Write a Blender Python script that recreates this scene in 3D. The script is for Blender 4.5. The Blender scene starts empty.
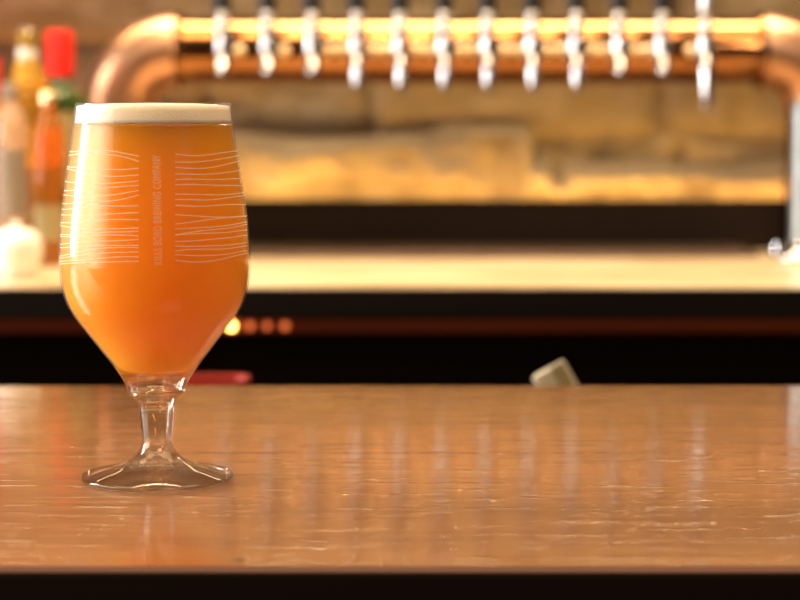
import bpy, bmesh, math, random
from mathutils import Vector, Matrix, noise
random.seed(7)
SC = bpy.context.scene
COL = SC.collection
PI = math.pi

# ---------------------------------------------------------------- camera maths (metres)
F = 2000.0                       # focal length in pixels of the 800x600 frame
PITCH = math.atan(182 / F)
BAR_Z = 1.05
CAM = Vector((0, 0, BAR_Z + 0.1638))
FW = Vector((0, math.cos(PITCH), -math.sin(PITCH)))
UP = Vector((0, math.sin(PITCH), math.cos(PITCH)))
def ray(px, py): return Vector((px - 400, 0, 0)) + UP * (300 - py) + FW * F
def at(px, py, Y):
    d = ray(px, py); return CAM + d * (Y / d.y)
def on(px, py, z):
    d = ray(px, py); return CAM + d * ((z - CAM.z) / d.z)

# ---------------------------------------------------------------- tagging helpers
def tag(o, label=None, cat=None, group=None, kind=None):
    if label: o['label'] = label
    if cat: o['category'] = cat
    if group: o['group'] = group
    if kind: o['kind'] = kind
    return o
def empty(name, loc=(0, 0, 0), rz=0):
    o = bpy.data.objects.new(name, None); COL.objects.link(o)
    o.empty_display_size = .02
    o.location = loc; o.rotation_euler = (0, 0, rz); return o
def obj(name, bm, mat, parent=None, smooth=False, loc=None, bevel=0, seg=2):
    me = bpy.data.meshes.new(name); bm.to_mesh(me); bm.free()
    for m in (mat if isinstance(mat, (list, tuple)) else [mat]): me.materials.append(m)
    if smooth:
        for p in me.polygons: p.use_smooth = True
    o = bpy.data.objects.new(name, me); COL.objects.link(o)
    if parent: o.parent = parent
    if loc is not None: o.location = loc
    if bevel:
        b = o.modifiers.new('b', 'BEVEL'); b.width = bevel; b.segments = seg; b.limit_method = 'ANGLE'
        b.angle_limit = math.radians(40)
        for p in me.polygons: p.use_smooth = True
        me.set_sharp_from_angle(angle=math.radians(35)) if hasattr(me, 'set_sharp_from_angle') else None
    return o
def copy_tree(o, parent=None):
    c = o.copy(); COL.objects.link(c)
    if parent: c.parent = parent
    for ch in list(o.children): copy_tree(ch, c)
    return c

# ---------------------------------------------------------------- mesh helpers
def add_box(bm, x0, x1, y0, y1, z0, z1, mat=None):
    v = [bm.verts.new((x, y, z)) for x in (x0, x1) for y in (y0, y1) for z in (z0, z1)]
    fs = [(0,1,3,2), (4,6,7,5), (0,4,5,1), (2,3,7,6), (0,2,6,4), (1,5,7,3)]
    out = [bm.faces.new([v[i] for i in f]) for f in fs]
    if mat is not None:
        for v_ in v: v_.co = mat @ v_.co
    return out
def lathe(bm, prof, n=48, cap0=False, cap1=False, c=(0, 0)):
    """prof: list of (r, z); r==0 makes a pole."""
    rings = []
    for r, z in prof:
        if r < 1e-7: rings.append([bm.verts.new((c[0], c[1], z))])
        else: rings.append([bm.verts.new((c[0] + r * math.cos(2*PI*k/n), c[1] + r * math.sin(2*PI*k/n), z)) for k in range(n)])
    for a, b in zip(rings, rings[1:]):
        for k in range(n):
            k2 = (k + 1) % n
            if len(a) == 1 and len(b) == 1: continue
            if len(a) == 1: bm.faces.new((a[0], b[k2], b[k]))
            elif len(b) == 1: bm.faces.new((a[k], a[k2], b[0]))
            else: bm.faces.new((a[k], a[k2], b[k2], b[k]))
    if cap0: bm.faces.new(list(reversed(rings[0])))
    if cap1: bm.faces.new(rings[-1])
    return rings
def tube(bm, pts, radii, n=24, caps=True):
    pts = [Vector(p) for p in pts]
    if not isinstance(radii, (list, tuple)): radii = [radii] * len(pts)
    rings = []; side = None
    for i, p in enumerate(pts):
        t = (pts[min(i+1, len(pts)-1)] - pts[max(i-1, 0)]).normalized()
        if side is None:
            side = t.cross(Vector((0, 0, 1)))
            if side.length < .05: side = t.cross(Vector((0, 1, 0)))
        side = (side - t * side.dot(t)).normalized()
        b = t.cross(side)
        rings.append([bm.verts.new(p + radii[i] * (side * math.cos(2*PI*k/n) + b * math.sin(2*PI*k/n))) for k in range(n)])
    for a, b in zip(rings, rings[1:]):
        for k in range(n):
            k2 = (k + 1) % n
            bm.faces.new((a[k], b[k], b[k2], a[k2]))
    if caps:
        bm.faces.new([bm.verts.new(v.co) for v in rings[0]]); bm.faces.new([bm.verts.new(v.co) for v in reversed(rings[-1])])
def smooth_prof(pts, per=5):
    """Catmull-Rom through (r, z) points."""
    out = []
    P = [Vector(p) for p in pts]
    for i in range(len(P) - 1):
        p0 = P[max(i-1, 0)]; p1 = P[i]; p2 = P[i+1]; p3 = P[min(i+2, len(P)-1)]
        for k in range(per):
            t = k / per
            out.append(.5 * ((2*p1) + (p2-p0)*t + (2*p0-5*p1+4*p2-p3)*t*t + (3*p1-p0-3*p2+p3)*t**3))
    out.append(P[-1])
    return [(max(q.x, 0), q.y) for q in out]

# ---------------------------------------------------------------- materials
def new_mat(name):
    m = bpy.data.materials.new(name); m.use_nodes = True
    nt = m.node_tree; nt.nodes.clear()
    out = nt.nodes.new('ShaderNodeOutputMaterial')
    return m, nt, out
def pbr(name, color, rough=.5, metal=0, **kw):
    m, nt, out = new_mat(name)
    b = nt.nodes.new('ShaderNodeBsdfPrincipled')
    b.inputs['Base Color'].default_value = (*color, 1)
    b.inputs['Roughness'].default_value = rough
    b.inputs['Metallic'].default_value = metal
    for k, v in kw.items(): b.inputs[k.replace('_', ' ')].default_value = v
    nt.links.new(b.outputs[0], out.inputs[0])
    return m, nt, b
def nd(nt, t, **kw):
    n = nt.nodes.new(t)
    for k, v in kw.items(): setattr(n, k, v)
    return n
def ramp(nt, fac, stops):
    r = nt.nodes.new('ShaderNodeValToRGB'); e = r.color_ramp.elements
    while len(e) < len(stops): e.new(.5)
    for el, (p, c) in zip(e, stops): el.position = p; el.color = (*c, 1)
    nt.links.new(fac, r.inputs[0]); return r.outputs[0]
def noise_tex(nt, scale=(1, 1, 1), s=1, detail=4, rough=.5, dist=0):
    tc = nd(nt, 'ShaderNodeTexCoord'); mp = nd(nt, 'ShaderNodeMapping')
    mp.inputs['Scale'].default_value = scale
    nt.links.new(tc.outputs['Object'], mp.inputs[0])
    n = nd(nt, 'ShaderNodeTexNoise'); n.inputs['Scale'].default_value = s
    n.inputs['Detail'].default_value = detail; n.inputs['Roughness'].default_value = rough
    n.inputs['Distortion'].default_value = dist
    nt.links.new(mp.outputs[0], n.inputs['Vector'])
    return n.outputs['Fac']
def mathn(nt, op, a, b=None):
    n = nd(nt, 'ShaderNodeMath', operation=op)
    for i, v in enumerate((a, b)):
        if v is None: continue
        if isinstance(v, (int, float)): n.inputs[i].default_value = v
        else: nt.links.new(v, n.inputs[i])
    return n.outputs[0]
def bump(nt, bsdf, h, strength=1, dist=.001, prev=None, sock='Normal'):
    b = nd(nt, 'ShaderNodeBump'); b.inputs['Strength'].default_value = strength
    b.inputs['Distance'].default_value = dist
    nt.links.new(h, b.inputs['Height'])
    if prev is not None: nt.links.new(prev, b.inputs['Normal'])
    nt.links.new(b.outputs[0], bsdf.inputs[sock]); return b.outputs[0]
def mixc(nt, fac, a, b, mode='MIX'):
    n = nd(nt, 'ShaderNodeMix', data_type='RGBA', blend_type=mode)
    for s, v in ((n.inputs[0], fac), (n.inputs[6], a), (n.inputs[7], b)):
        if isinstance(v, (int, float)): s.default_value = v
        elif isinstance(v, tuple): s.default_value = (*v, 1)
        else: nt.links.new(v, s)
    return n.outputs[2]

# varnished bar wood
SEAM1 = on(400, 453, BAR_Z).y
def bar_wood():
    m, nt, b = pbr('varnished_bar_wood', (.4, .2, .1), .33)
    grain = noise_tex(nt, (1.6, 38, 10), 1, 8, .6, .5)
    fine = noise_tex(nt, (4, 260, 60), 1, 4, .6)
    broad = noise_tex(nt, (1.2, 7, 3), 1, 3)
    c = ramp(nt, grain, [(.25, (.15, .047, .013)), (.5, (.29, .108, .030)), (.75, (.44, .185, .057))])
    c = mixc(nt, .35, c, ramp(nt, fine, [(.3, (.18, .06, .02)), (.7, (.52, .22, .085))]))
    c = mixc(nt, .5, c, ramp(nt, broad, [(.3, (.24, .084, .024)), (.7, (.40, .165, .050))]))
    # plank seams
    tc = nd(nt, 'ShaderNodeTexCoord'); sp = nd(nt, 'ShaderNodeSeparateXYZ')
    nt.links.new(tc.outputs['Object'], sp.inputs[0])
    wob = mathn(nt, 'MULTIPLY', mathn(nt, 'SUBTRACT', noise_tex(nt, (3, 0, 0), 1, 2), .5), .008)
    yy = mathn(nt, 'ADD', sp.outputs[1], wob)
    seam = None
    for y0, w in ((SEAM1, .0035), (on(400, 422, BAR_Z).y, .006), (on(400, 512, BAR_Z).y, .0018)):
        d = mathn(nt, 'ABSOLUTE', mathn(nt, 'SUBTRACT', yy, y0))
        s = mathn(nt, 'SUBTRACT', 1, mathn(nt, 'MINIMUM', mathn(nt, 'DIVIDE', d, w), 1))
        s = mathn(nt, 'MULTIPLY', s, {.0035: .75, .006: .35, .0018: .3}[w])
        seam = s if seam is None else mathn(nt, 'MAXIMUM', seam, s)
    seam = mathn(nt, 'MULTIPLY', seam, ramp(nt, noise_tex(nt, (4, 2, 1), 1, 3), [(.3, (.35,)*3), (.5, (1,)*3)]))
    c = mixc(nt, seam, c, (.09, .025, .01))
    # a small knot near the front edge
    K = on(240, 560, BAR_Z)
    vm = nd(nt, 'ShaderNodeVectorMath', operation='DISTANCE')
    mp = nd(nt, 'ShaderNodeMapping'); mp.inputs['Scale'].default_value = (1, .8, 1)
    nt.links.new(tc.outputs['Object'], mp.inputs[0])
    nt.links.new(mp.outputs[0], vm.inputs[0]); vm.inputs[1].default_value = (K.x, K.y * .8, BAR_Z)
    kn = mathn(nt, 'SUBTRACT', 1, mathn(nt, 'MINIMUM', mathn(nt, 'DIVIDE', vm.outputs['Value'], .0045), 1))
    c = mixc(nt, kn, c, (.06, .02, .008))
    nt.links.new(c, b.inputs['Base Color'])
    b.inputs['Specular IOR Level'].default_value = .15
    b.inputs['Coat Weight'].default_value = 1
    b.inputs['Coat IOR'].default_value = 1.9
    cr = ramp(nt, noise_tex(nt, (3, 22, 3), 1, 3), [(.35, (.015,)*3), (.65, (.055,)*3)])
    nt.links.new(cr, b.inputs['Coat Roughness'])
    h = mathn(nt, 'ADD', noise_tex(nt, (9, 120, 20), 1, 4, .6), mathn(nt, 'MULTIPLY', noise_tex(nt, (3, 22, 10), 1, 2), 1.0))
    rid = ramp(nt, noise_tex(nt, (14, 150, 20), 1, 2, .5), [(.54, (0,)*3), (.70, (1,)*3)])
    h = mathn(nt, 'ADD', h, mathn(nt, 'MULTIPLY', rid, .5))
    bump(nt, b, h, 1, .00060)
    bump(nt, b, h, 1, .00037, sock='Coat Normal')
    return m
WOOD = bar_wood()
def dark_wood(name, c0, c1, rough=.45):
    m, nt, b = pbr(name, c0, rough)
    g = noise_tex(nt, (2, 20, 25), 1, 5)
    nt.links.new(ramp(nt, g, [(.3, c0), (.7, c1)]), b.inputs['Base Color'])
    bump(nt, b, g, .4, .001)
    b.inputs['Specular IOR Level'].default_value = .5 if c1[0] > .08 else .07
    return m
BLACKWOOD = dark_wood('stained_and_shaded_wood', (.005, .0025, .0015), (.010, .005, .003), .6)  # also gives the bar's front face its unlit tone
FASCIA = dark_wood('dark_ledge_wood', (.012, .007, .004), (.022, .012, .008), .6)
OAK = dark_wood('oak_batten', (.36, .20, .08), (.52, .32, .14), .5)
EDGEWOOD = dark_wood('shaded_edge_wood', (.07, .015, .004), (.13, .030, .008), .5)  # dark red for the shaded front rounding of the bar
REDWOOD = dark_wood('reddish_cabinet_wood', (.20, .045, .015), (.38, .09, .03), .35)
def counter_mat():
    m, nt, b = pbr('pale_counter_surface', (.7, .5, .3), .3)
    g = noise_tex(nt, (5, 14, 5), 1, 5)
    nt.links.new(ramp(nt, g, [(.35, (.50, .35, .20)), (.62, (.86, .72, .50))]), b.inputs['Base Color'])
    b.inputs['Coat Weight'].default_value = .5; b.inputs['Coat Roughness'].default_value = .2
    return m
COUNTER = counter_mat()
def stone_mat():
    m, nt, b = pbr('warm_stone', (.4, .25, .15), .8)
    a = nd(nt, 'ShaderNodeAttribute'); a.attribute_name = 'stone'
    n1 = noise_tex(nt, (1, 1, 1), 22, 6, .6); n2 = noise_tex(nt, (1, 1, 1), 5, 4, .6, .6)
    base = ramp(nt, a.outputs['Fac'], [(0, (.17, .115, .075)), (.35, (.29, .215, .14)), (.65, (.32, .26, .175)), (1, (.40, .34, .24))])
    base = mixc(nt, .55, base, ramp(nt, n2, [(.3, (.15, .095, .055)), (.5, (.30, .225, .145)), (.72, (.46, .39, .29))]))
    base = mixc(nt, .3, base, ramp(nt, n1, [(.3, (.13, .09, .055)), (.7, (.46, .38, .27))]))
    tc = nd(nt, 'ShaderNodeTexCoord'); sp = nd(nt, 'ShaderNodeSeparateXYZ')
    nt.links.new(tc.outputs['Object'], sp.inputs[0])
    mr = nd(nt, 'ShaderNodeMapRange'); nt.links.new(sp.outputs[0], mr.inputs[0])
    mr.inputs[1].default_value = -.48; mr.inputs[2].default_value = -.18
    base = mixc(nt, mr.outputs[0], mixc(nt, .55, base, (.50, .26, .21)), base)
    base = mixc(nt, 1.0, base, (.43, .38, .30), 'MULTIPLY')
    nt.links.new(base, b.inputs['Base Color'])
    bump(nt, b, n1, .6, .004)
    return m
STONE = stone_mat()
def metal(name, c, r, var=.08, s=30):
    m, nt, b = pbr(name, c, r, 1)
    n = noise_tex(nt, (1, 1, 1), s, 4)
    nt.links.new(ramp(nt, n, [(.3, (max(r-var, .02),)*3), (.7, (r+var,)*3)]), b.inputs['Roughness'])
    return m, nt, b
CHROME = metal('polished_chrome', (.66, .67, .70), .10, .03)[0]
STEEL = metal('brushed_steel', (.75, .77, .80), .28, .05)[0]
DULLSTEEL = metal('dull_steel', (.24, .26, .27), .42, .04)[0]
TRAYM = metal('dark_tray_metal', (.16, .11, .08), .5, .05)[0]
BRASS = metal('brass', (1, .74, .42), .35, .04)[0]
def copper():
    m, nt, b = metal('aged_copper', (.6, .3, .12), .13, .02, 12)
    n = noise_tex(nt, (1, 1, 1), 14, 4)
    nt.links.new(ramp(nt, n, [(.3, (.20, .08, .028)), (.7, (.28, .125, .045))]), b.inputs['Base Color'])
    return m
COPPER = copper()
DULLCOPPER = metal('dull_copper', (.52, .28, .16), .36, .03)[0]
BLACK = pbr('black_plastic', (.012, .011, .012), .35)[0]
GREYP = pbr('grey_plastic', (.24, .26, .29), .3)[0]
WHITE = pbr('white_porcelain', (.85, .80, .72), .25, Coat_Weight=.5)[0]
RED = pbr('red_plastic', (.26, .012, .005), .5, Specular_IOR_Level=.2)[0]
REDCAP = pbr('red_foil', (.80, .02, .012), .6, Specular_IOR_Level=.2)[0]
CREAM = pbr('cream_card', (.55, .47, .34), .7)[0]
FLOORM = dark_wood('dark_floor', (.02, .014, .01), (.04, .028, .02), .6)

def glass_solid(name='clear_glass', clear=.5, ior=1.8):
    m, nt, out = new_mat(name)
    g = nd(nt, 'ShaderNodeBsdfPrincipled')
    g.inputs['Base Color'].default_value = (1, .985, .96, 1)
    g.inputs['Roughness'].default_value = 0.0
    g.inputs['IOR'].default_value = 1.5
    g.inputs['Transmission Weight'].default_value = 1
    t = nd(nt, 'ShaderNodeMixShader'); mx = nd(nt, 'ShaderNodeMixShader'); mx.inputs[0].default_value = clear
    tt = nd(nt, 'ShaderNodeBsdfTransparent'); tg = nd(nt, 'ShaderNodeBsdfGlossy'); tg.inputs['Roughness'].default_value = .03
    tf = nd(nt, 'ShaderNodeFresnel'); tf.inputs['IOR'].default_value = ior
    ge = nd(nt, 'ShaderNodeNewGeometry'); fm = mathn(nt, 'MULTIPLY', tf.outputs[0], mathn(nt, 'SUBTRACT', 1, ge.outputs['Backfacing']))
    nt.links.new(fm, t.inputs[0]); nt.links.new(tt.outputs[0], t.inputs[1]); nt.links.new(tg.outputs[0], t.inputs[2])
    nt.links.new(g.outputs[0], mx.inputs[1]); nt.links.new(t.outputs[0], mx.inputs[2])
    nt.links.new(mx.outputs[0], out.inputs[0]); return m
GLASS = glass_solid()
FOOTGLASS = glass_solid('clear_foot_glass', .35, 1.5)
def glass_thin():
    """thin drinking-glass wall: see-through with a Fresnel mirror and a faint haze"""
    m, nt, out = new_mat('thin_glass')
    tr = nd(nt, 'ShaderNodeBsdfTransparent'); tr.inputs[0].default_value = (.985, .98, .97, 1)
    gl = nd(nt, 'ShaderNodeBsdfGlossy'); gl.inputs['Roughness'].default_value = .11
    df = nd(nt, 'ShaderNodeBsdfDiffuse'); df.inputs[0].default_value = (.9, .88, .85, 1)
    lw = nd(nt, 'ShaderNodeFresnel'); lw.inputs['IOR'].default_value = 1.5
    m1 = nd(nt, 'ShaderNodeMixShader'); m2 = nd(nt, 'ShaderNodeMixShader')
    hz = mathn(nt, 'MULTIPLY', noise_tex(nt, (1, 1, 1), 90, 5), .02)
    gl2 = nd(nt, 'ShaderNodeBsdfGlossy'); gl2.inputs['Roughness'].default_value = .42; gm = nd(nt, 'ShaderNodeMixShader'); gm.inputs[0].default_value = .3
    gl.inputs['Roughness'].default_value = .07
    nt.links.new(gl.outputs[0], gm.inputs[1]); nt.links.new(gl2.outputs[0], gm.inputs[2]); gl = gm
    nt.links.new(hz, m1.inputs[0]); nt.links.new(tr.outputs[0], m1.inputs[1]); nt.links.new(df.outputs[0], m1.inputs[2])
    ge = nd(nt, 'ShaderNodeNewGeometry'); fm = mathn(nt, 'MULTIPLY', lw.outputs[0], mathn(nt, 'SUBTRACT', 1, ge.outputs['Backfacing']))
    nt.links.new(fm, m2.inputs[0]); nt.links.new(m1.outputs[0], m2.inputs[1]); nt.links.new(gl.outputs[0], m2.inputs[2])
    nt.links.new(m2.outputs[0], out.inputs[0]); return m
THIN = glass_thin()
def beer():
    m, nt, b = pbr('hazy_orange_beer', (.72, .255, .004), .25)
    b.inputs['Subsurface Weight'].default_value = 1
    b.inputs['Subsurface Radius'].default_value = (1.0, .7, .2)
    b.inputs['Subsurface Scale'].default_value = .16
    b.inputs['Specular IOR Level'].default_value = .2
    b.subsurface_method = 'RANDOM_WALK'
    return m
BEER = beer()
def foam():
    m, nt, b = pbr('beer_foam', (.93, .80, .66), .7)
    b.inputs['Subsurface Weight'].default_value = .6
    b.inputs['Subsurface Radius'].default_value = (1, .7, .5)
    b.inputs['Subsurface Scale'].default_value = .008
    v = nd(nt, 'ShaderNodeTexVoronoi'); v.inputs['Scale'].default_value = 900
    tc = nd(nt, 'ShaderNodeTexCoord'); nt.links.new(tc.outputs['Object'], v.inputs['Vector'])
    bump(nt, b, v.outputs['Distance'], .25, .0004)
    return m
FOAM = foam()
PRINT = pbr('white_glass_print', (.93, .80, .62), .6)[0]
def print_mat(name, alpha):
    m, nt, out = new_mat(name)
    t = nd(nt, 'ShaderNodeBsdfTransparent'); d = nd(nt, 'ShaderNodeBsdfDiffuse'); d.inputs[0].default_value = (.95, .86, .74, 1)
    mx = nd(nt, 'ShaderNodeMixShader'); mx.inputs[0].default_value = alpha
    nt.links.new(t.outputs[0], mx.inputs[1]); nt.links.new(d.outputs[0], mx.inputs[2]); nt.links.new(mx.outputs[0], out.inputs[0])
    return m
PRINT = print_mat('pale_line_print', .62)
PRINT2 = print_mat('faint_lettering_print', .45)
def bottle_glass(name, c, rough=.05, tw=.85):
    m, nt, b = pbr(name, c, rough)
    b.inputs['Transmission Weight'].default_value = tw
    b.inputs['IOR'].default_value = 1.33
    return m
AMBER = bottle_glass('amber_bottle', (.85, .42, .08))
GOLD = bottle_glass('golden_bottle', (.95, .55, .08))
GREEN = bottle_glass('green_bottle', (.10, .22, .04))
CLEARB = bottle_glass('clear_bottle', (.95, .86, .80), .1)
LABEL1 = pbr('cream_label', (.30, .23, .10), .6)[0]
LABEL2 = pbr('brown_label', (.28, .10, .03), .6)[0]
LABEL3 = pbr('pale_label', (.22, .17, .13), .6)[0]
def emit(name, c, s):
    m, nt, out = new_mat(name)
    e = nd(nt, 'ShaderNodeEmission'); e.inputs[0].default_value = (*c, 1); e.inputs[1].default_value = s
    nt.links.new(e.outputs[0], out.inputs[0]); return m
LED_Y = emit('amber_indicator', (1, .50, .10), 14)
LED_R = emit('red_indicator', (1, .20, .05), 1.3)

# ================================================================ SETTING
WALL_Y = 2.50
LEDGE_Y = 2.36
LEDGE_TOP = at(400, 200, LEDGE_Y).z
BC_Z = at(400, 250, LEDGE_Y).z                # back counter height
BC_FRONT = on(400, 288, BC_Z).y

bm = bmesh.new(); add_box(bm, -2.2, 2.2, -1.2, 2.66, -.1, 0)
tag(obj('floor', bm, FLOORM), kind='structure')

# stone wall with real relief
def build_wall():
    rnd = random.Random(11)
    xs = [-2.2 + i * .02 for i in range(71)]; 
    while xs[-1] < .8: xs.append(xs[-1] + .006)
    while xs[-1] < 2.2: xs.append(xs[-1] + .02)
    zs = [i * .05 for i in range(20)]
    z = 1.0
    while z < 1.75: zs.append(z); z += .005
    while z < 2.8: zs.append(z); z += .03
    courses = []; z = LEDGE_TOP - .9
    base_h = .074
    while z < 2.9:
        h = rnd.uniform(.10, .17)
        if abs(z - (LEDGE_TOP - .9)) < 1e-6: h = .9
        elif abs(z - LEDGE_TOP) < 1e-6: h = base_h
        cuts = [-2.4]
        while cuts[-1] < 2.4: cuts.append(cuts[-1] + rnd.uniform(.16, .42))
        courses.append((z, z + h, cuts, [rnd.random() for _ in cuts], [rnd.uniform(-.012, .012) for _ in cuts]))
        z += h
    x_step = at(548, 150, WALL_Y).x
    bm = bmesh.new(); lay = bm.verts.layers.float.new('stone')
    grid = []
    for z in zs:
        row = []
        for x in xs:
            wz = z + .012 * noise.noise(Vector((x * 6, 3.1, z * 3)))
            wx = x + .02 * noise.noise(Vector((x * 3, 9.1, z * 7)))
            for (z0, z1, cuts, tint, off) in courses:
                if wz < z1: break
            for k in range(len(cuts) - 1):
                if wx < cuts[k + 1]: break
            d = min(wx - cuts[k], cuts[k+1] - wx, wz - z0, z1 - wz)
            e = max(0, min(1, d / .018)); e = e * e * (3 - 2 * e)
            y = -.010 * e + off[k] * .7 + .012 * noise.noise(Vector((x * 9, 1, z * 9))) + .006 * noise.noise(Vector((x * 30, 5, z * 30)))
            # projecting foot course above the ledge, deep on the left and low on the right
            top = (.070 + .012 * noise.noise(Vector((x * 5, 0, 0)))) if x < x_step else (.030 + .012 * noise.noise(Vector((x * 11, 4, 0))))
            hz = z - LEDGE_TOP
            if x < x_step + .02 and x > x_step - .02: top *= .5
            if hz < top + .012:
                q = min(1, max(0, (top + .012 - hz) / .022)); q = q * q * (3 - 2 * q)
                bulge = .055 + .022 * noise.noise(Vector((x * 12, 2, z * 20))) + .010 * noise.noise(Vector((x * 34, 7, z * 40)))
                y -= q * bulge
            v = bm.verts.new((x, WALL_Y + .02 + y, z)); v[lay] = tint[k]
            row.append(v)
        grid.append(row)
    for a, b in zip(grid, grid[1:]):
        for i in range(len(xs) - 1): bm.faces.new((a[i], a[i+1], b[i+1], b[i]))
    # thickness: solid backing
    add_box(bm, -2.2, 2.2, WALL_Y + .06, WALL_Y + .16, 0, 2.8)
    return tag(obj('wall_back', bm, STONE, smooth=True), kind='structure')
build_wall()

# ================================================================ FRONT BAR
F_Y = on(400, 568, BAR_Z).y
B_Y = on(400, 385, BAR_Z).y
bar = empty('bar_counter', (0, (F_Y + B_Y) / 2, 0))
tag(bar, 'long varnished honey-brown wooden bar counter carrying the beer glass', 'bar counter')
cy = (F_Y + B_Y) / 2
bm = bmesh.new()
n = 8; r = .0045
prof = []   # (y, z) cross-section going round, rounded front and back top edges
for k in range(n + 1):
    a = PI + (PI / 2) * -k / n
    prof.append((F_Y + r + r * math.cos(a), BAR_Z - r + r * math.sin(a)))
for k in range(n + 1):
    a = PI / 2 - (PI / 2) * k / n
    prof.append((B_Y - .004 + .004 * math.cos(a), BAR_Z - .004 + .004 * math.sin(a)))
prof += [(B_Y, BAR_Z - .05), (F_Y, BAR_Z - .05)]
NX = 2
secs = [[bm.verts.new((x, y, z)) for y, z in prof] for x in (-2.0, 2.0)]
L = len(prof)
for i in range(L):
    j = (i + 1) % L
    bm.faces.new((secs[0][i], secs[1][i], secs[1][j], secs[0][j]))
bm.faces.new(list(secs[0])); bm.faces.new(list(reversed(secs[1])))
bmesh.ops.recalc_face_normals(bm, faces=bm.faces)
top = obj('countertop', bm, [WOOD, BLACKWOOD, EDGEWOOD], smooth=True)
for p in top.data.polygons:  # front face and rounding coloured dark for their unlit side
    if p.center.y < F_Y + .0010: p.material_index = 1
    elif p.center.y < F_Y + .0034: p.material_index = 2
top.data.set_sharp_from_angle(angle=math.radians(30))
top.parent = bar; top.matrix_parent_inverse = Matrix.Translation((0, -cy, 0))
bm = bmesh.new(); add_box(bm, -1.98, 1.98, F_Y + .08, B_Y - .06, 0, BAR_Z - .05)
fp = obj('front_panel', bm, BLACKWOOD); fp.parent = bar; fp.matrix_parent_inverse = Matrix.Translation((0, -cy, 0))

# ================================================================ BEER GLASS
C0 = on(157.6, 479.8, BAR_Z)
GY = C0.y; GX = C0.x
def gz(py):
    d = ray(157, py); return CAM.z + d.z * GY / d.y - BAR_Z
def gr(half, py): return half * GY / ray(157, py).y
glass = empty('beer_glass', (GX, GY, BAR_Z))
tag(glass, 'stemmed tulip glass of hazy orange beer standing on the bar', 'glass of beer')
outer_px = [(77.5, 104.2), (80, 127), (83.2, 150), (87, 175), (90.2, 200), (93.2, 225), (95, 250), (95, 268), (92, 290),
            (84, 310), (70.5, 329), (54, 350), (42.5, 365), (34.5, 377), (31.5, 383)]
outer = [(gr(h, y), gz(y)) for h, y in outer_px]
outer = smooth_prof(outer, 5)
WT = .0013
Z_FLOOR = gz(372)
inner = []
for i, (r_, z_) in enumerate(outer):
    if z_ > Z_FLOOR + .004: inner.append((r_ - WT, z_))
inner_floor = [(inner[-1][0] * .93, Z_FLOOR + .0025), (inner[-1][0] * .75, Z_FLOOR + .0008), (inner[-1][0] * .4, Z_FLOOR), (0, Z_FLOOR)]
inner_full = inner + inner_floor
ring = [(gr(30.6, 384), gz(384.5)), (gr(30.2, 386), gz(386.5)), (gr(29.0, 388), gz(388.5)), (gr(29.4, 390), gz(390)), (gr(28.6, 392), gz(392))]
stem_px = [(28.6, 392), (24.5, 396), (20, 401.5), (17.6, 408), (16.4, 420), (15.2, 432), (14.6, 440), (15.5, 445), (18, 450), (22, 455)]
stem = smooth_prof([(gr(h, y), gz(y)) for h, y in stem_px], 4)
foot_px = [(22, 455), (28, 460), (38, 465), (54, 470), (68, 475), (74, 478)]
foot = smooth_prof([(gr(h, y), gz(y)) for h, y in foot_px], 4)
fr = gr(75.5, 480)
foot_edge = [(fr - .0002, .0028), (fr, .0019), (fr - .0003, .0009), (fr - .0012, .0003), (fr - .003, .0001)]
foot_under = [(fr * .8, .0008), (fr * .5, .0022), (fr * .25, .0032), (0, .0036)]
NS = 96
# bowl: outer wall, rounded rim, inner wall and floor
rim_r = (outer[0][0] + inner[0][0]) / 2
rim = [(outer[0][0] - .0002, outer[0][1] + .0004), (rim_r, outer[0][1] + .0006), (inner[0][0] + .0002, outer[0][1] + .0004)]
bowl_prof = list(reversed(outer)) + rim + inner_full
bm = bmesh.new(); lathe(bm, bowl_prof, NS)
bowl = obj('bowl', bm, [THIN, GLASS], glass, True)
for p in bowl.data.polygons:
    if p.center.z < Z_FLOOR + .0035: p.material_index = 1
bm = bmesh.new(); lathe(bm, list(reversed([(outer[-1][0], outer[-1][1])] + ring + stem[1:])), NS); obj('stem', bm, GLASS, glass, True)
bm = bmesh.new(); lathe(bm, [(0, .0036)] + list(reversed(foot_under[:-1])) + list(reversed(foot_edge)) + list(reversed(foot)), NS); obj('foot', bm, FOOTGLASS, glass, True)
# beer and foam, filling the bowl out to the glass
Z_TOP = gz(123.5)
def inner_r(z):
    P = inner_full
    for (r0, z0), (r1, z1) in zip(P, P[1:]):
        if z1 <= z <= z0: return r0 + (r1 - r0) * (z0 - z) / max(z0 - z1, 1e-9)
    return P[0][0]
G = .0005
bp = [(0, Z_FLOOR + .0003)]
for r_, z_ in reversed(inner_full[:-1]):
    if z_ < Z_TOP - .001: bp.append((r_ + G, z_ - (0 if r_ > .02 else -.0002)))
bp.append((inner_r(Z_TOP) + G, Z_TOP)); bp.append((0, Z_TOP))
bm = bmesh.new(); lathe(bm, bp, NS)
tag(obj('beer', bm, BEER, glass, True), 'hazy orange beer')
fp_ = [(0, Z_TOP), (inner_r(Z_TOP) + G, Z_TOP)]
zt = gz(106.2)
for k in range(1, 5): z_ = Z_TOP + (zt - Z_TOP) * k / 4; fp_.append((inner_r(z_) + G, z_))
fp_ += [(inner_r(zt) * .96, zt + .0004), (inner_r(zt) * .6, zt + .0012), (0, zt + .0015)]
bm = bmesh.new(); lathe(bm, fp_, NS)
for v in bm.verts:
    if abs(v.co.z - Z_TOP) < 1e-5 and v.co.length > .01:
        v.co.z += .0006 * noise.noise(v.co * 300)
tag(obj('foam', bm, FOAM, glass, True), 'thin cream foam head')
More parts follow.
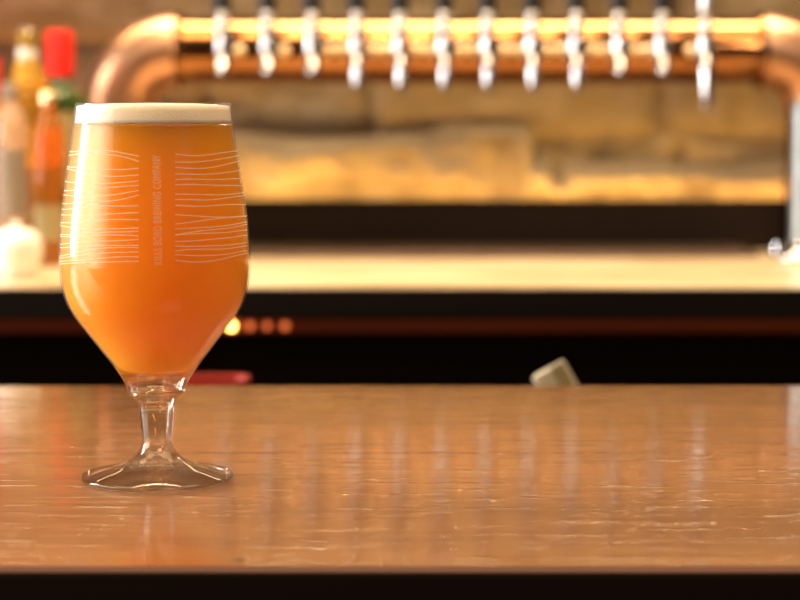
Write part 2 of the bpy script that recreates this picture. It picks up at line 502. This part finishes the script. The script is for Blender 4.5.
# printed pattern on the outside
def outer_r(z):
    for (r0, z0), (r1, z1) in zip(outer, outer[1:]):
        if z1 <= z <= z0: return r0 + (r1 - r0) * (z0 - z) / max(z0 - z1, 1e-9)
    return outer[0][0]
view = math.atan2(-GY, -GX)          # direction from the glass to the camera
def surf(u, z, off=.00018):
    """u: angle to the right of the glass front as the guest sees it"""
    a = view + u; r_ = outer_r(z) + off
    return Vector((r_ * math.cos(a), r_ * math.sin(a), z))
def px2uz(px, py):
    z = gz(py); r_ = outer_r(z)
    cx_ = 157.6 - (480 - py) * .0105
    s = max(-.995, min(.995, (px - cx_) * GY / ray(157, py).y / r_))
    u = math.asin(s)
    # the nearer front surface projects a little differently from the axis
    dz = r_ * math.cos(u) * (ray(157, py).z / ray(157, py).y)
    return u, z - dz
def ribbon(bm, pts, w):
    """pts: (u, z)"""
    prev = None
    for i, (u, z) in enumerate(pts):
        a, b = bm.verts.new(surf(u, z - w)), bm.verts.new(surf(u, z + w))
        if prev: bm.faces.new((prev[0], a, b, prev[1]))
        prev = (a, b)
def panel(rows, xa, xb, seed, ext):
    rnd = random.Random(seed)
    bm = bmesh.new()
    for (ya, ym, yb) in rows:
        pts = []
        ua, _ = px2uz(xa, ya); ub, _ = px2uz(xb, yb)
        ph = rnd.uniform(0, 6); am = rnd.uniform(.2, .7)
        for k in range(41):
            t = k / 40
            u = ua + (ub - ua) * t
            if ext < 0: s = (math.sin(u) - math.sin(ua)) / (math.sin(ub) - math.sin(ua))
            else: s = (math.sin(u) - math.sin(ua)) / (math.sin(ub) - math.sin(ua))
            y = (1-s)*(1-s)*ya + 2*s*(1-s)*(2*ym - (ya+yb)/2) + s*s*yb + am * math.sin(ph + 7 * s)
            _, z = px2uz(157.6 + outer_r(gz(y)) * math.sin(u) / GY * ray(157, y).y, y)
            pts.append((u, z))
        ribbon(bm, pts, .00017)
    return bm
S = 230 / 600
def Yz(v): return 80 + v * S
left = [(186, 185, 197), (198, 192, 213), (226, 232, 231), (232, 248, 249), (264, 270, 262), (290, 282, 276), (300, 302, 288),
        (322, 318, 300), (336, 330, 326), (352, 350, 346), (372, 366, 364), (380, 388, 386), (402, 398, 393), (408, 404, 406),
        (428, 420, 416), (436, 432, 430), (458, 440, 436), (464, 452, 448), (474, 464, 462), (480, 474, 474)]
right = [(194, 195, 184), (214, 211, 196), (229, 228, 212), (246, 245, 236), (261, 259, 258), (274, 274, 276), (297, 300, 293),
         (314, 311, 303), (328, 328, 325), (351, 358, 355), (376, 364, 354), (389, 384, 370), (403, 392, 376), (405, 400, 392),
         (421, 417, 404), (433, 434, 424), (446, 442, 434), (457, 458, 446), (472, 472, 452)]
obj('printed_lines', panel([tuple(Yz(v) for v in r_) for r_ in left], 62.5, 139.5, 1, -1), PRINT, glass)
obj('printed_lines', panel([tuple(Yz(v) for v in r_) for r_ in right], 174.5, 245.5, 2, 1), PRINT, glass)
# lettering, reading upwards
cu = bpy.data.curves.new('lettering', 'FONT'); cu.body = 'KILLS BORO BREWING COMPANY'; cu.size = 1; cu.space_character = 1.12
to = bpy.data.objects.new('lettering', cu); COL.objects.link(to)
bpy.context.view_layer.update()
tm = bpy.data.meshes.new_from_object(to.evaluated_get(bpy.context.evaluated_depsgraph_get()))
bpy.data.objects.remove(to)
xs_ = [v.co.x for v in tm.vertices]; ys_ = [v.co.y for v in tm.vertices]
x0, x1, y0, y1 = min(xs_), max(xs_), min(ys_), max(ys_)
uc, zb = px2uz(158, 264.5); _, zt2 = px2uz(158, 155)
wid = 7.6 * GY / 2000
for v in tm.vertices:
    tt = (v.co.x - x0) / (x1 - x0); hh = (v.co.y - y0) / (y1 - y0) - .5
    z = zb + (zt2 - zb) * tt
    v.co = surf(uc - hh * wid / outer_r(z), z)
tm.materials.clear(); tm.materials.append(PRINT2)
lo = bpy.data.objects.new('printed_lettering', tm); COL.objects.link(lo); lo.parent = glass

# ================================================================ BACK BAR
bc = empty('back_counter', (0, BC_FRONT, 0))
tag(bc, 'back bar counter with pale glowing top and black front edge, beneath the taps', 'counter')
def part(name, parent, x0, x1, y0, y1, z0, z1, mat, bevel=0):
    bm = bmesh.new(); p = parent.location
    add_box(bm, x0 - p.x, x1 - p.x, y0 - p.y, y1 - p.y, z0 - p.z, z1 - p.z)
    return obj(name, bm, mat, parent, bevel=bevel)
EDGE_BOT = at(400, 320, BC_FRONT).z
part('countertop', bc, -1.9, 1.9, BC_FRONT + .004, WALL_Y - .075, BC_Z - .012, BC_Z, COUNTER)
part('fascia', bc, -1.9, 1.9, BC_FRONT, BC_FRONT + .03, EDGE_BOT, BC_Z - .0005, BLACKWOOD, .002)
part('cabinet', bc, -1.9, 1.9, BC_FRONT + .10, WALL_Y - .08, 0, BC_Z - .013, BLACKWOOD)
ry = BC_FRONT + .085
r_hi, r_lo = at(400, 318, ry).z, at(400, 334, ry).z
part('rail', bc, -1.9, 1.9, ry, BC_FRONT + .10, r_lo, r_hi + .01, REDWOOD, .004)
for px, mt, rr, nm in ((231, LED_Y, .0042, 1), (250, LED_R, .0036, 0), (267, LED_R, .0032, 0), (285, LED_R, .0036, 0)):
    p = at(px, 326, ry - .003)
    bm = bmesh.new(); bmesh.ops.create_uvsphere(bm, u_segments=16, v_segments=10, radius=rr)
    o = obj('indicator_lamp', bm, mt, bc, True, p - bc.location)
    o['label'] = 'glowing amber indicator lamp' if nm else 'dim red indicator lamp'

tr = empty('added_drip_tray', (0, 2.29, BC_Z)); tag(tr, 'added dark metal drip tray beneath the taps, darkening the pipe reflection above', 'drip tray')
part('tray_pan', tr, -.26, .40, 2.225, 2.350, BC_Z + .0005, BC_Z + .006, TRAYM, .001)  # made-up tray, put here to darken what the pipe's underside reflects
for q in range(12):
    y_ = 2.232 + q * .0097
    part('slat', tr, -.255, .395, y_, y_ + .0045, BC_Z + .0062, BC_Z + .0085, TRAYM)
lg = empty('wall_ledge', (0, LEDGE_Y, BC_Z))
tag(lg, 'raised dark brown wooden ledge running along the foot of the stone wall', 'ledge')
part('riser', lg, -1.9, 1.9, LEDGE_Y, LEDGE_Y + .02, BC_Z, LEDGE_TOP, FASCIA, .002)
part('ledge_top', lg, -1.9, 1.9, LEDGE_Y + .02, WALL_Y - .085, LEDGE_TOP - .03, LEDGE_TOP - .016, FASCIA)

# ---------------------------------------------------------------- copper pipe
PY = 2.33
PR = 32.5 * PY / F
pc = at(400, 51, PY).z
xl = at(176, 44, PY).x; xr = at(763, 44, PY).x
pipe = empty('copper_pipe', (0, PY, BC_Z))
tag(pipe, 'thick copper pipe carrying the row of beer taps, bending down at its ends', 'pipe')
def P(x, z, y=0): return (x, y, z - BC_Z)
bm = bmesh.new(); tube(bm, [P(xl, pc), P((xl+xr)/2, pc), P(xr, pc)], PR, 48); obj('straight_pipe', bm, COPPER, pipe, True)
ER = 57 * PY / F
er = PR * 1.09
for sgn, x in ((-1, xl), (1, xr)):
    bm = bmesh.new()
    pts = [P(x - sgn * .006, pc)] + [P(x + sgn * ER * math.sin(a), pc - ER + ER * math.cos(a)) for a in [PI/2 * k/14 for k in range(15)]]
    pts += [P(x + sgn * ER, pc - ER - .012)]
    tube(bm, pts, er, 48); obj('elbow', bm, DULLCOPPER, pipe, True)
    bm = bmesh.new(); tube(bm, [P(x - sgn * .009, pc), P(x - sgn*.008, pc), P(x - sgn*.001, pc), P(x, pc)], [er*.98, er * 1.06, er * 1.06, er*.98], 48)
    c_ = obj('collar', bm, COPPER, pipe, True)
    bm = bmesh.new(); tube(bm, [P(x + sgn * ER, BC_Z + .004 + .002), P(x + sgn * ER, pc - ER)], PR, 40); obj('upright', bm, COPPER, pipe, True)
    bm = bmesh.new(); lathe(bm, [(0, 0), (PR * 1.5, 0), (PR * 1.5, .004), (PR * 1.1, .007), (0, .007)], 40, c=(x + sgn * ER, 0)); obj('floor_flange', bm, COPPER, pipe, True)
TAPS = [222.5, 267.5, 312, 356.5, 400, 444, 487.5, 532, 576, 619, 662, 705.5]
for i, tx in enumerate(TAPS):
    for dx in (-15, 18):  # added brass studs standing in for golden glints between the taps
        if i == 0 and dx < 0: continue
        if i < 3 and dx < 0: continue
        if i > 9 and dx > 0: continue
        p = at(tx + dx * (1 if dx < 0 else .95), 51, PY - PR - .001)
        bm = bmesh.new(); bmesh.ops.create_uvsphere(bm, u_segments=20, v_segments=12, radius=.0062)
        for v in bm.verts: v.co.y *= .8
        obj('glint_stud', bm, BRASS, pipe, True, p - pipe.location)

# ---------------------------------------------------------------- beer taps
TY = 2.25
def build_tap(bot_px, wide=1.0, handle=BLACK, fl=.008):
    """origin at the shank centre on the pipe front, faucet hanging in front of it"""
    o = empty('beer_tap')
    z0 = at(400, 51, TY).z
    zb = at(400, bot_px, TY).z - z0; ztp = at(400, 22, TY).z - z0
    f = TY - (PY - PR)                    # y of the faucet relative to the pipe front
    bm = bmesh.new()                      # shank with coupling nut
    tube(bm, [(0, .002, 0), (0, f * .35, 0)], .0085, 20)
    tube(bm, [(0, f * .30, 0), (0, f * .62, 0)], .0115, 8)
    tube(bm, [(0, f * .6, 0), (0, f, .001)], .0075, 20)
    obj('shank', bm, CHROME, o, True)
    bm = bmesh.new()                      # faucet body: barrel with waist
    k = wide
    prof = [(0, -.012), (.0068, -.0115), (.0082, -.006), (.0086, .004), (.0074, .010), (.0066, .014), (.0082, .017),
            (.0088, .0215), (.0076, .026), (.0058, ztp - .004), (.0066, ztp - .001), (.0050, ztp + .002), (0, ztp + .003)]
    lathe(bm, [(r * k, z) for r, z in prof], 28, c=(0, f))
    obj('faucet_body', bm, CHROME, o, True)
    bm = bmesh.new()                      # spout curving forward and down
    pts = [(0, f, -.004), (.0, f - .005, -.014), (.0005, f - .009, -.022), (.001, f - .011, zb * .62), (.001, f - .0115, zb + .004), (.001, f - .0115, zb)]
    tube(bm, pts, [.0062*k, .0070*k, .0072*k, .0066*k, .0060*k, .0054*k], 24)
    obj('spout', bm, CHROME, o, True)
    bm = bmesh.new()                      # lever ferrule
    lathe(bm, [(0, ztp), (.0058, ztp + .001), (.0078, ztp + .005), (.0072, ztp + fl), (.006, ztp + fl + .002), (0, ztp + fl + .002)], 24, c=(0, f))
    obj('ferrule', bm, STEEL, o, True)
    bm = bmesh.new()                      # tall tapering handle
    hp = smooth_prof([(.0075, ztp + fl + .001), (.0105, ztp + fl + .012), (.0110, ztp + .075), (.0118, ztp + .13), (.0120, ztp + .18), (.009, ztp + .205), (.004, ztp + .212), (0, ztp + .2125)], 4)
    lathe(bm, hp, 28, c=(0, f))
    for v in bm.verts: v.co.y = f + (v.co.y - f) * .6
    obj('handle', bm, handle, o, True)
    return o
long_t = build_tap(93); short_t = build_tap(77); last_t = build_tap(109, 1.12, BLACK, .034)
place = ['leftmost', 'second', 'third', 'fourth', 'fifth', 'sixth', 'seventh', 'eighth', 'ninth', 'tenth', 'eleventh']
used = set()
for i, tx in enumerate(TAPS):
    src = last_t if i == 11 else (short_t if i in (0, 1, 2, 9, 10) else long_t)
    if id(src) not in used: used.add(id(src)); t = src
    else: t = copy_tree(src)
    p = at(tx, 51, PY - PR)
    p.x = at(tx, 51, TY).x
    t.location = p
    rz = {0: -2, 1: -1, 3: 3, 4: 3, 9: -4}.get(i, 0)
    t.rotation_euler.z = math.radians(rz); t.location.x += (TY - PY + PR) * math.sin(math.radians(rz))
    if i == 0: lab = 'chrome beer tap with a black handle, leftmost on the copper pipe, by its left bend'
    elif i == 11: lab = 'brightest chrome beer tap with the longest spout, rightmost on the copper pipe'
    elif i == 10: lab = 'short chrome beer tap with black handle, just left of the long bright rightmost tap'
    else: lab = '%s chrome beer tap with black handle, %s from the left on the copper pipe' % ('short' if src is short_t else 'long', place[i])
    tag(t, lab, 'beer tap', 'beer taps along the copper pipe')

# ---------------------------------------------------------------- chrome column at the right edge
cy_ = 2.20
cb = on(806, 252, BC_Z); cb = Vector((at(804, 250, cy_).x, cy_, BC_Z))
col = empty('chrome_column', cb)
tag(col, 'polished chrome dispenser column on the back counter at the right edge of the photo', 'dispenser column')
hcol = at(800, 99, cy_).z - BC_Z
bm = bmesh.new(); R_ = 15 * cy_ / F
lathe(bm, [(R_, .006), (R_, hcol - .010), (R_ * .93, hcol - .004), (R_ * .7, hcol - .001), (0, hcol)], 48); obj('column', bm, DULLSTEEL, col, True)
bm = bmesh.new(); lathe(bm, [(0, 0), (R_ * 2.2, 0), (R_ * 2.2, .004), (R_ * 1.8, .009), (R_ * 1.1, .012), (R_ * 1.05, .018), (0, .018)], 48); obj('base_flange', bm, CHROME, col, True)
bm = bmesh.new(); tube(bm, [(-R_ * 1.75, 0, .009), (-R_ * 1.75, 0, .018)], [.007, .005], 16); obj('knob', bm, CHROME, col, True)

# ---------------------------------------------------------------- bottles
def bottle(name, px, Y, body_half, top_py, sh_py, neck_half, cap_py, cap_half, glassm, capm, lab_m, lab_rng, label, neckm=None, neck_rng=None, liquid=None, group='liquor bottles on the back counter'):
    x = at(px, 200, Y).x
    o = empty(name, (x, Y, BC_Z)); tag(o, label, 'bottle', group)
    k = Y / F
    H = at(px, top_py, Y).z - BC_Z; SH = at(px, sh_py, Y).z - BC_Z; CZ = at(px, cap_py, Y).z - BC_Z
    R = body_half * k; NR = neck_half * k
    rise = min(.045, (CZ - SH) * .8)
    prof = [(R * .9, 0), (R, .004), (R, SH * .5), (R, SH - .006), (R * .93, SH + rise * .18), (R * .62, SH + rise * .55), (NR * 1.15, SH + rise * .9), (NR, SH + rise * 1.05), (NR, CZ), (NR * 1.0, H - .002)]
    prof = [(0, .002)] + prof + [(0, H - .002)]
    bm = bmesh.new(); lathe(bm, prof, 40)
    obj('bottle_body', bm, glassm, o, True)
    bm = bmesh.new(); cr = cap_half * k
    lathe(bm, [(cr * .98, CZ - .001), (cr, CZ + .001), (cr, H - .003), (cr * .9, H), (0, H + .0005)], 32); obj('cap', bm, capm, o, True)
    if lab_m:
        a, b_ = (at(px, q, Y).z - BC_Z for q in lab_rng)
        bm = bmesh.new(); lathe(bm, [(R + .0006, b_), (R + .0007, (a + b_) / 2), (R + .0006, a)], 40); obj('paper_label', bm, lab_m, o, True)
    if neckm:
        a, b_ = (at(px, q, Y).z - BC_Z for q in neck_rng)
        bm = bmesh.new(); lathe(bm, [(NR * 1.1, b_), (NR * 1.12, (a + b_) / 2), (NR * 1.06, a)], 32); obj('neck_foil', bm, neckm, o, True)
    return o
bottle('liquor_bottle', 30, 2.16, 25, 29, 96, 9.5, 47, 7.5, GOLD, GREYP, LABEL2, (168, 215), 'golden liquor bottle with grey cap and white neck foil, left of the red-capped bottle', WHITE, (49, 84))
bottle('liquor_bottle', 62, 2.22, 27, 31, 100, 10, 75, 13.5, GREEN, REDCAP, LABEL1, (112, 190), 'green bottle with a bright red cap, just left behind the beer glass')
bottle('liquor_bottle', -9, 2.24, 27, 58, 118, 9, 92, 11, AMBER, REDCAP, LABEL2, (190, 230), 'amber bottle with red cap, cut off by the left edge of the photo')
bottle('liquor_bottle', 12, 2.08, 15, 84, 120, 6, 98, 8, CLEARB, LABEL3, LABEL3, (150, 215), 'slim clear bottle with a pale label, in front of the golden bottle')
bottle('liquor_bottle', 50, 2.12, 15, 92, 132, 6, 103, 8, AMBER, BRASS, LABEL1, (205, 240), 'small amber bottle between the golden bottle and the beer glass')

# rounded white jar in front of the bottles
JY = 1.96
jx = at(16, 250, JY).x
jar = empty('white_jar', (jx, JY, BC_Z)); tag(jar, 'round white jar glowing in strong light in front of the bottles', 'jar')
k = JY / F; jh = at(0, 228, JY).z - BC_Z
bm = bmesh.new()
lathe(bm, smooth_prof([(0, .0005), (16*k, .0006), (19 * k, .004), (23 * k, jh * .28), (26.5 * k, jh * .5), (25 * k, jh * .78), (16 * k, jh * .96), (6*k, jh * .995), (0, jh)], 4), 48)
obj('jar_body', bm, WHITE, jar, True)
bm = bmesh.new(); lathe(bm, [(0, jh - .001), (3*k, jh - .001), (4.5*k, jh + .003), (3.5*k, jh + .006), (0, jh + .0065)], 24); obj('lid_knob', bm, WHITE, jar, True)

# ---------------------------------------------------------------- under-bar shelf with tray and card box
SY = 1.38
sh = empty('service_shelf', (0, SY, 0)); tag(sh, 'low dark service shelf hidden behind the bar, under the red tray', 'shelf')
SZ = .955
part('shelf_board', sh, -.9, .9, SY - .14, SY + .14, SZ - .02, SZ, BLACKWOOD, .002)
for x in (-.88, .88):
    part('leg', sh, x - .02, x + .02, SY - .10, SY + .10, 0, SZ - .02, BLACKWOOD)
# red tray, a rounded open rim
ty_ = 1.33
zt_ = at(220, 373, ty_ + .075).z
xa, xb = at(120, 372, ty_).x, at(244, 372, ty_).x
tray = empty('red_tray', ((xa + xb) / 2, ty_ + .05, SZ)); tag(tray, 'red plastic tray showing behind the bar, right of the glass stem', 'tray')
def rrect(w, d, r, n=6):
    out = []
    for cx_, cy2, a0 in ((w/2-r, d/2-r, 0), (-w/2+r, d/2-r, 90), (-w/2+r, -d/2+r, 180), (w/2-r, -d/2+r, 270)):
        for k in range(n + 1):
            a = math.radians(a0 + 90 * k / n); out.append((cx_ + r * math.cos(a), cy2 + r * math.sin(a)))
    return out
bm = bmesh.new(); hT = zt_ - SZ
loops = []
for (grow, z) in ((-.008, 0), (0, hT - .003), (.0, hT), (-.0035, hT), (-.0040, hT - .004), (-.011, .003)):
    loops.append([bm.verts.new((x, y, z)) for x, y in rrect(xb - xa + 2 * grow, .05 + 2 * grow, .014 + grow*.5)])
for a, b_ in zip(loops, loops[1:]):
    for i in range(len(a)): j = (i + 1) % len(a); bm.faces.new((a[i], a[j], b_[j], b_[i]))
bm.faces.new(list(reversed(loops[0]))); bm.faces.new(loops[-1])
obj('tray_body', bm, RED, tray, True)
# cream card box, tipped
by_ = 1.34
c0, c1, c2 = at(531, 377, by_), at(561, 361, by_), at(577, 389, by_)
ca = empty('cream_card_box', (c1.x, by_, SZ)); tag(ca, 'small tilted cream-coloured box poking up behind the bar', 'box')
bm = bmesh.new()
pts = [c0, c1, c2]
# outline polygon: tilted rectangle standing on a corner of the shelf
e1 = (c0 - c1); e2 = (c2 - c1).normalized()
low = SZ + .0015
L2 = (c1.z - low) / -e2.z
d0 = c0 + e2 * ((c0.z - low) / -e2.z)
poly = [c0, c1, c1 + e2 * L2, d0]
fr_ = [bm.verts.new((p.x - c1.x, -.004, p.z - SZ)) for p in poly]
bk_ = [bm.verts.new((p.x - c1.x + .003, .012, p.z - SZ)) for p in poly]
bm.faces.new(fr_); bm.faces.new(list(reversed(bk_)))
for i in range(4): j = (i + 1) % 4; bm.faces.new((fr_[j], fr_[i], bk_[i], bk_[j]))
bmesh.ops.recalc_face_normals(bm, faces=bm.faces)
obj('card_body', bm, CREAM, ca, bevel=.0015)
bm = bmesh.new()
q = c1 - (c1 - c0).normalized() * .009
a1 = [(c1.x, c1.z), (c1.x + e2.x * L2, c1.z + e2.z * L2), (q.x + e2.x * (q.z - low) / -e2.z, low), (q.x, q.z)]
fr_ = [bm.verts.new((x - c1.x, -.0055, z - SZ)) for x, z in a1]; bk_ = [bm.verts.new((x - c1.x, -.0042, z - SZ)) for x, z in a1]
bm.faces.new(fr_); bm.faces.new(list(reversed(bk_)))
for i in range(4): j = (i + 1) % 4; bm.faces.new((fr_[j], fr_[i], bk_[i], bk_[j]))
bmesh.ops.recalc_face_normals(bm, faces=bm.faces)
obj('edge_flap', bm, LABEL1, ca)

# ================================================================ LIGHT
def area(name, loc, target, sx, sy, power, color, spread=180):
    l = bpy.data.lights.new(name, 'AREA'); l.shape = 'RECTANGLE'; l.size = sx; l.size_y = sy
    l.energy = power; l.color = color; l.spread = math.radians(spread)
    o = bpy.data.objects.new(name, l); COL.objects.link(o); o.location = loc
    o.rotation_euler = (Vector(target) - Vector(loc)).to_track_quat('-Z', 'Y').to_euler()
    return o
WARM = (1, .66, .34); COOL = (.88, .92, 1)
# daylight window to the left of the bar
area('window_light', (-2.0, 1.55, 1.70), (0, 1.45, 1.20), .42, 1.2, 16, (1, .97, .94), 76)
# big soft window further towards the guests
area('guest_window_light', (-1.9, .50, 1.45), (-.2, .85, 1.15), 1.8, 1.0, 7.5, (1, .82, .62), 58)
# warm linear fitting above the back bar
area('back_bar_lamp', (-.05, 1.72, 2.20), (-.05, 2.33, 1.25), 1.5, .30, .9, (1, .76, .48), 24)
area('counter_fill_light', (0, 1.93, 2.15), (0, 2.0, BC_Z), 1.7, .10, 7.3, (1, .72, .40), 50)  # added fill that brightens the back counter top
# LED strip on the ledge washing the foot of the wall, and an added one lighting the red rail
area('ledge_led', (0, LEDGE_Y + .048, LEDGE_TOP - .004), (0, LEDGE_Y + .10, LEDGE_TOP + .010), 2.6, .008, 8.2, (1, .60, .18))
area('rail_fill_light', (0, BC_FRONT + .035, EDGE_BOT + .002), (0, BC_FRONT + .10, EDGE_BOT - .02), 2.6, .006, .10, (1, .50, .22))
# spot maker; lights below are added fill, the pendant spot aside
def spot(name, loc, target, power, color, deg, r=.04):
    l = bpy.data.lights.new(name, 'SPOT'); l.energy = power; l.color = color; l.shadow_soft_size = r
    l.spot_size = math.radians(deg); l.spot_blend = .7
    o = bpy.data.objects.new(name, l); COL.objects.link(o); o.location = loc
    o.rotation_euler = (Vector(target) - Vector(loc)).to_track_quat('-Z', 'Y').to_euler()
area('pipe_fill_light', (.0, 2.335, 1.52), (.0, 2.336, 1.3), 1.15, .03, .8, (1, .93, .84), 52)  # added unseen strip that draws the highlight along the pipe's top
area('bar_fill_light', (.1, .90, 2.3), (.1, .901, BAR_Z), 2.4, 1.2, 14, (1, .78, .48), 110)  # added overhead fill brightening the bar top and glass foot
area('glass_fill_light', (.55, -.30, 2.25), (-.1, .85, 1.12), .7, .5, .55, (1, .76, .52), 44)  # added front fill for the beer and foam
spot('pendant_spot', (1.3, -.2, 1.85), (-.05, .95, 1.08), 5, (1, .78, .55), 40)
for x_ in (-.75, 0, .75): spot('wall_fill_spot', (x_, .5, 2.1), (x_ * .8, 2.5, 1.42), 12, (1, .80, .58), 62, .03)  # added spots that lift the wall above the pipe
area('upper_wall_fill', (.0, 2.40, 1.80), (.0, 2.44, 1.4), 1.5, .03, 11, (1, .74, .42), 150)  # added to light the unseen upper wall for gold reflections in the bar
spot('rear_glint_spot', (.48, 1.85, 1.72), (GX + .02, GY, BAR_Z + .03), 14, (1, .82, .60), 16, .03)  # added from behind for glints on the glass foot
spot('tap_fill_spot', (.9, -.1, 2.1), (.15, 2.25, 1.28), 8, (.95, .95, 1), 34, .05)  # added cool light for highlights on the chrome taps
sp = bpy.data.lights.new('bottle_fill_spot', 'SPOT'); sp.energy = 14; sp.color = (1, .80, .52); sp.spot_size = math.radians(26); sp.spot_blend = .6; sp.shadow_soft_size = .03  # added light that blows the jar bright and makes the bottles glint
so = bpy.data.objects.new('bottle_fill_spot', sp); COL.objects.link(so); so.location = (-.15, 1.15, 2.25)
so.rotation_euler = (Vector((jx, JY + .08, BC_Z + .06)) - so.location).to_track_quat('-Z', 'Y').to_euler()

w = bpy.data.worlds.new('room_air'); SC.world = w; w.use_nodes = True
bg = w.node_tree.nodes['Background']; bg.inputs[0].default_value = (1, .66, .42, 1); bg.inputs[1].default_value = .08

# ================================================================ CAMERA
cd = bpy.data.cameras.new('camera'); cam = bpy.data.objects.new('camera', cd); COL.objects.link(cam)
cam.location = CAM; cam.rotation_euler = (PI / 2 - PITCH, 0, 0)
cd.sensor_width = 36; cd.lens = F * 36 / 800
cd.clip_start = .05
cd.dof.use_dof = True; cd.dof.focus_distance = GY * math.cos(PITCH) - .01
cd.dof.aperture_fstop = 8.2; cd.dof.aperture_blades = 0
SC.camera = cam

SC.view_settings.view_transform = 'Standard'; SC.view_settings.look = 'None'
SC.view_settings.exposure = 0; SC.view_settings.gamma = 1; SC.view_settings.use_curve_mapping = False
SC.cycles.use_denoising = True
SC.cycles.max_bounces = 16; SC.cycles.transmission_bounces = 14; SC.cycles.transparent_max_bounces = 16
SC.cycles.sample_clamp_indirect = 6
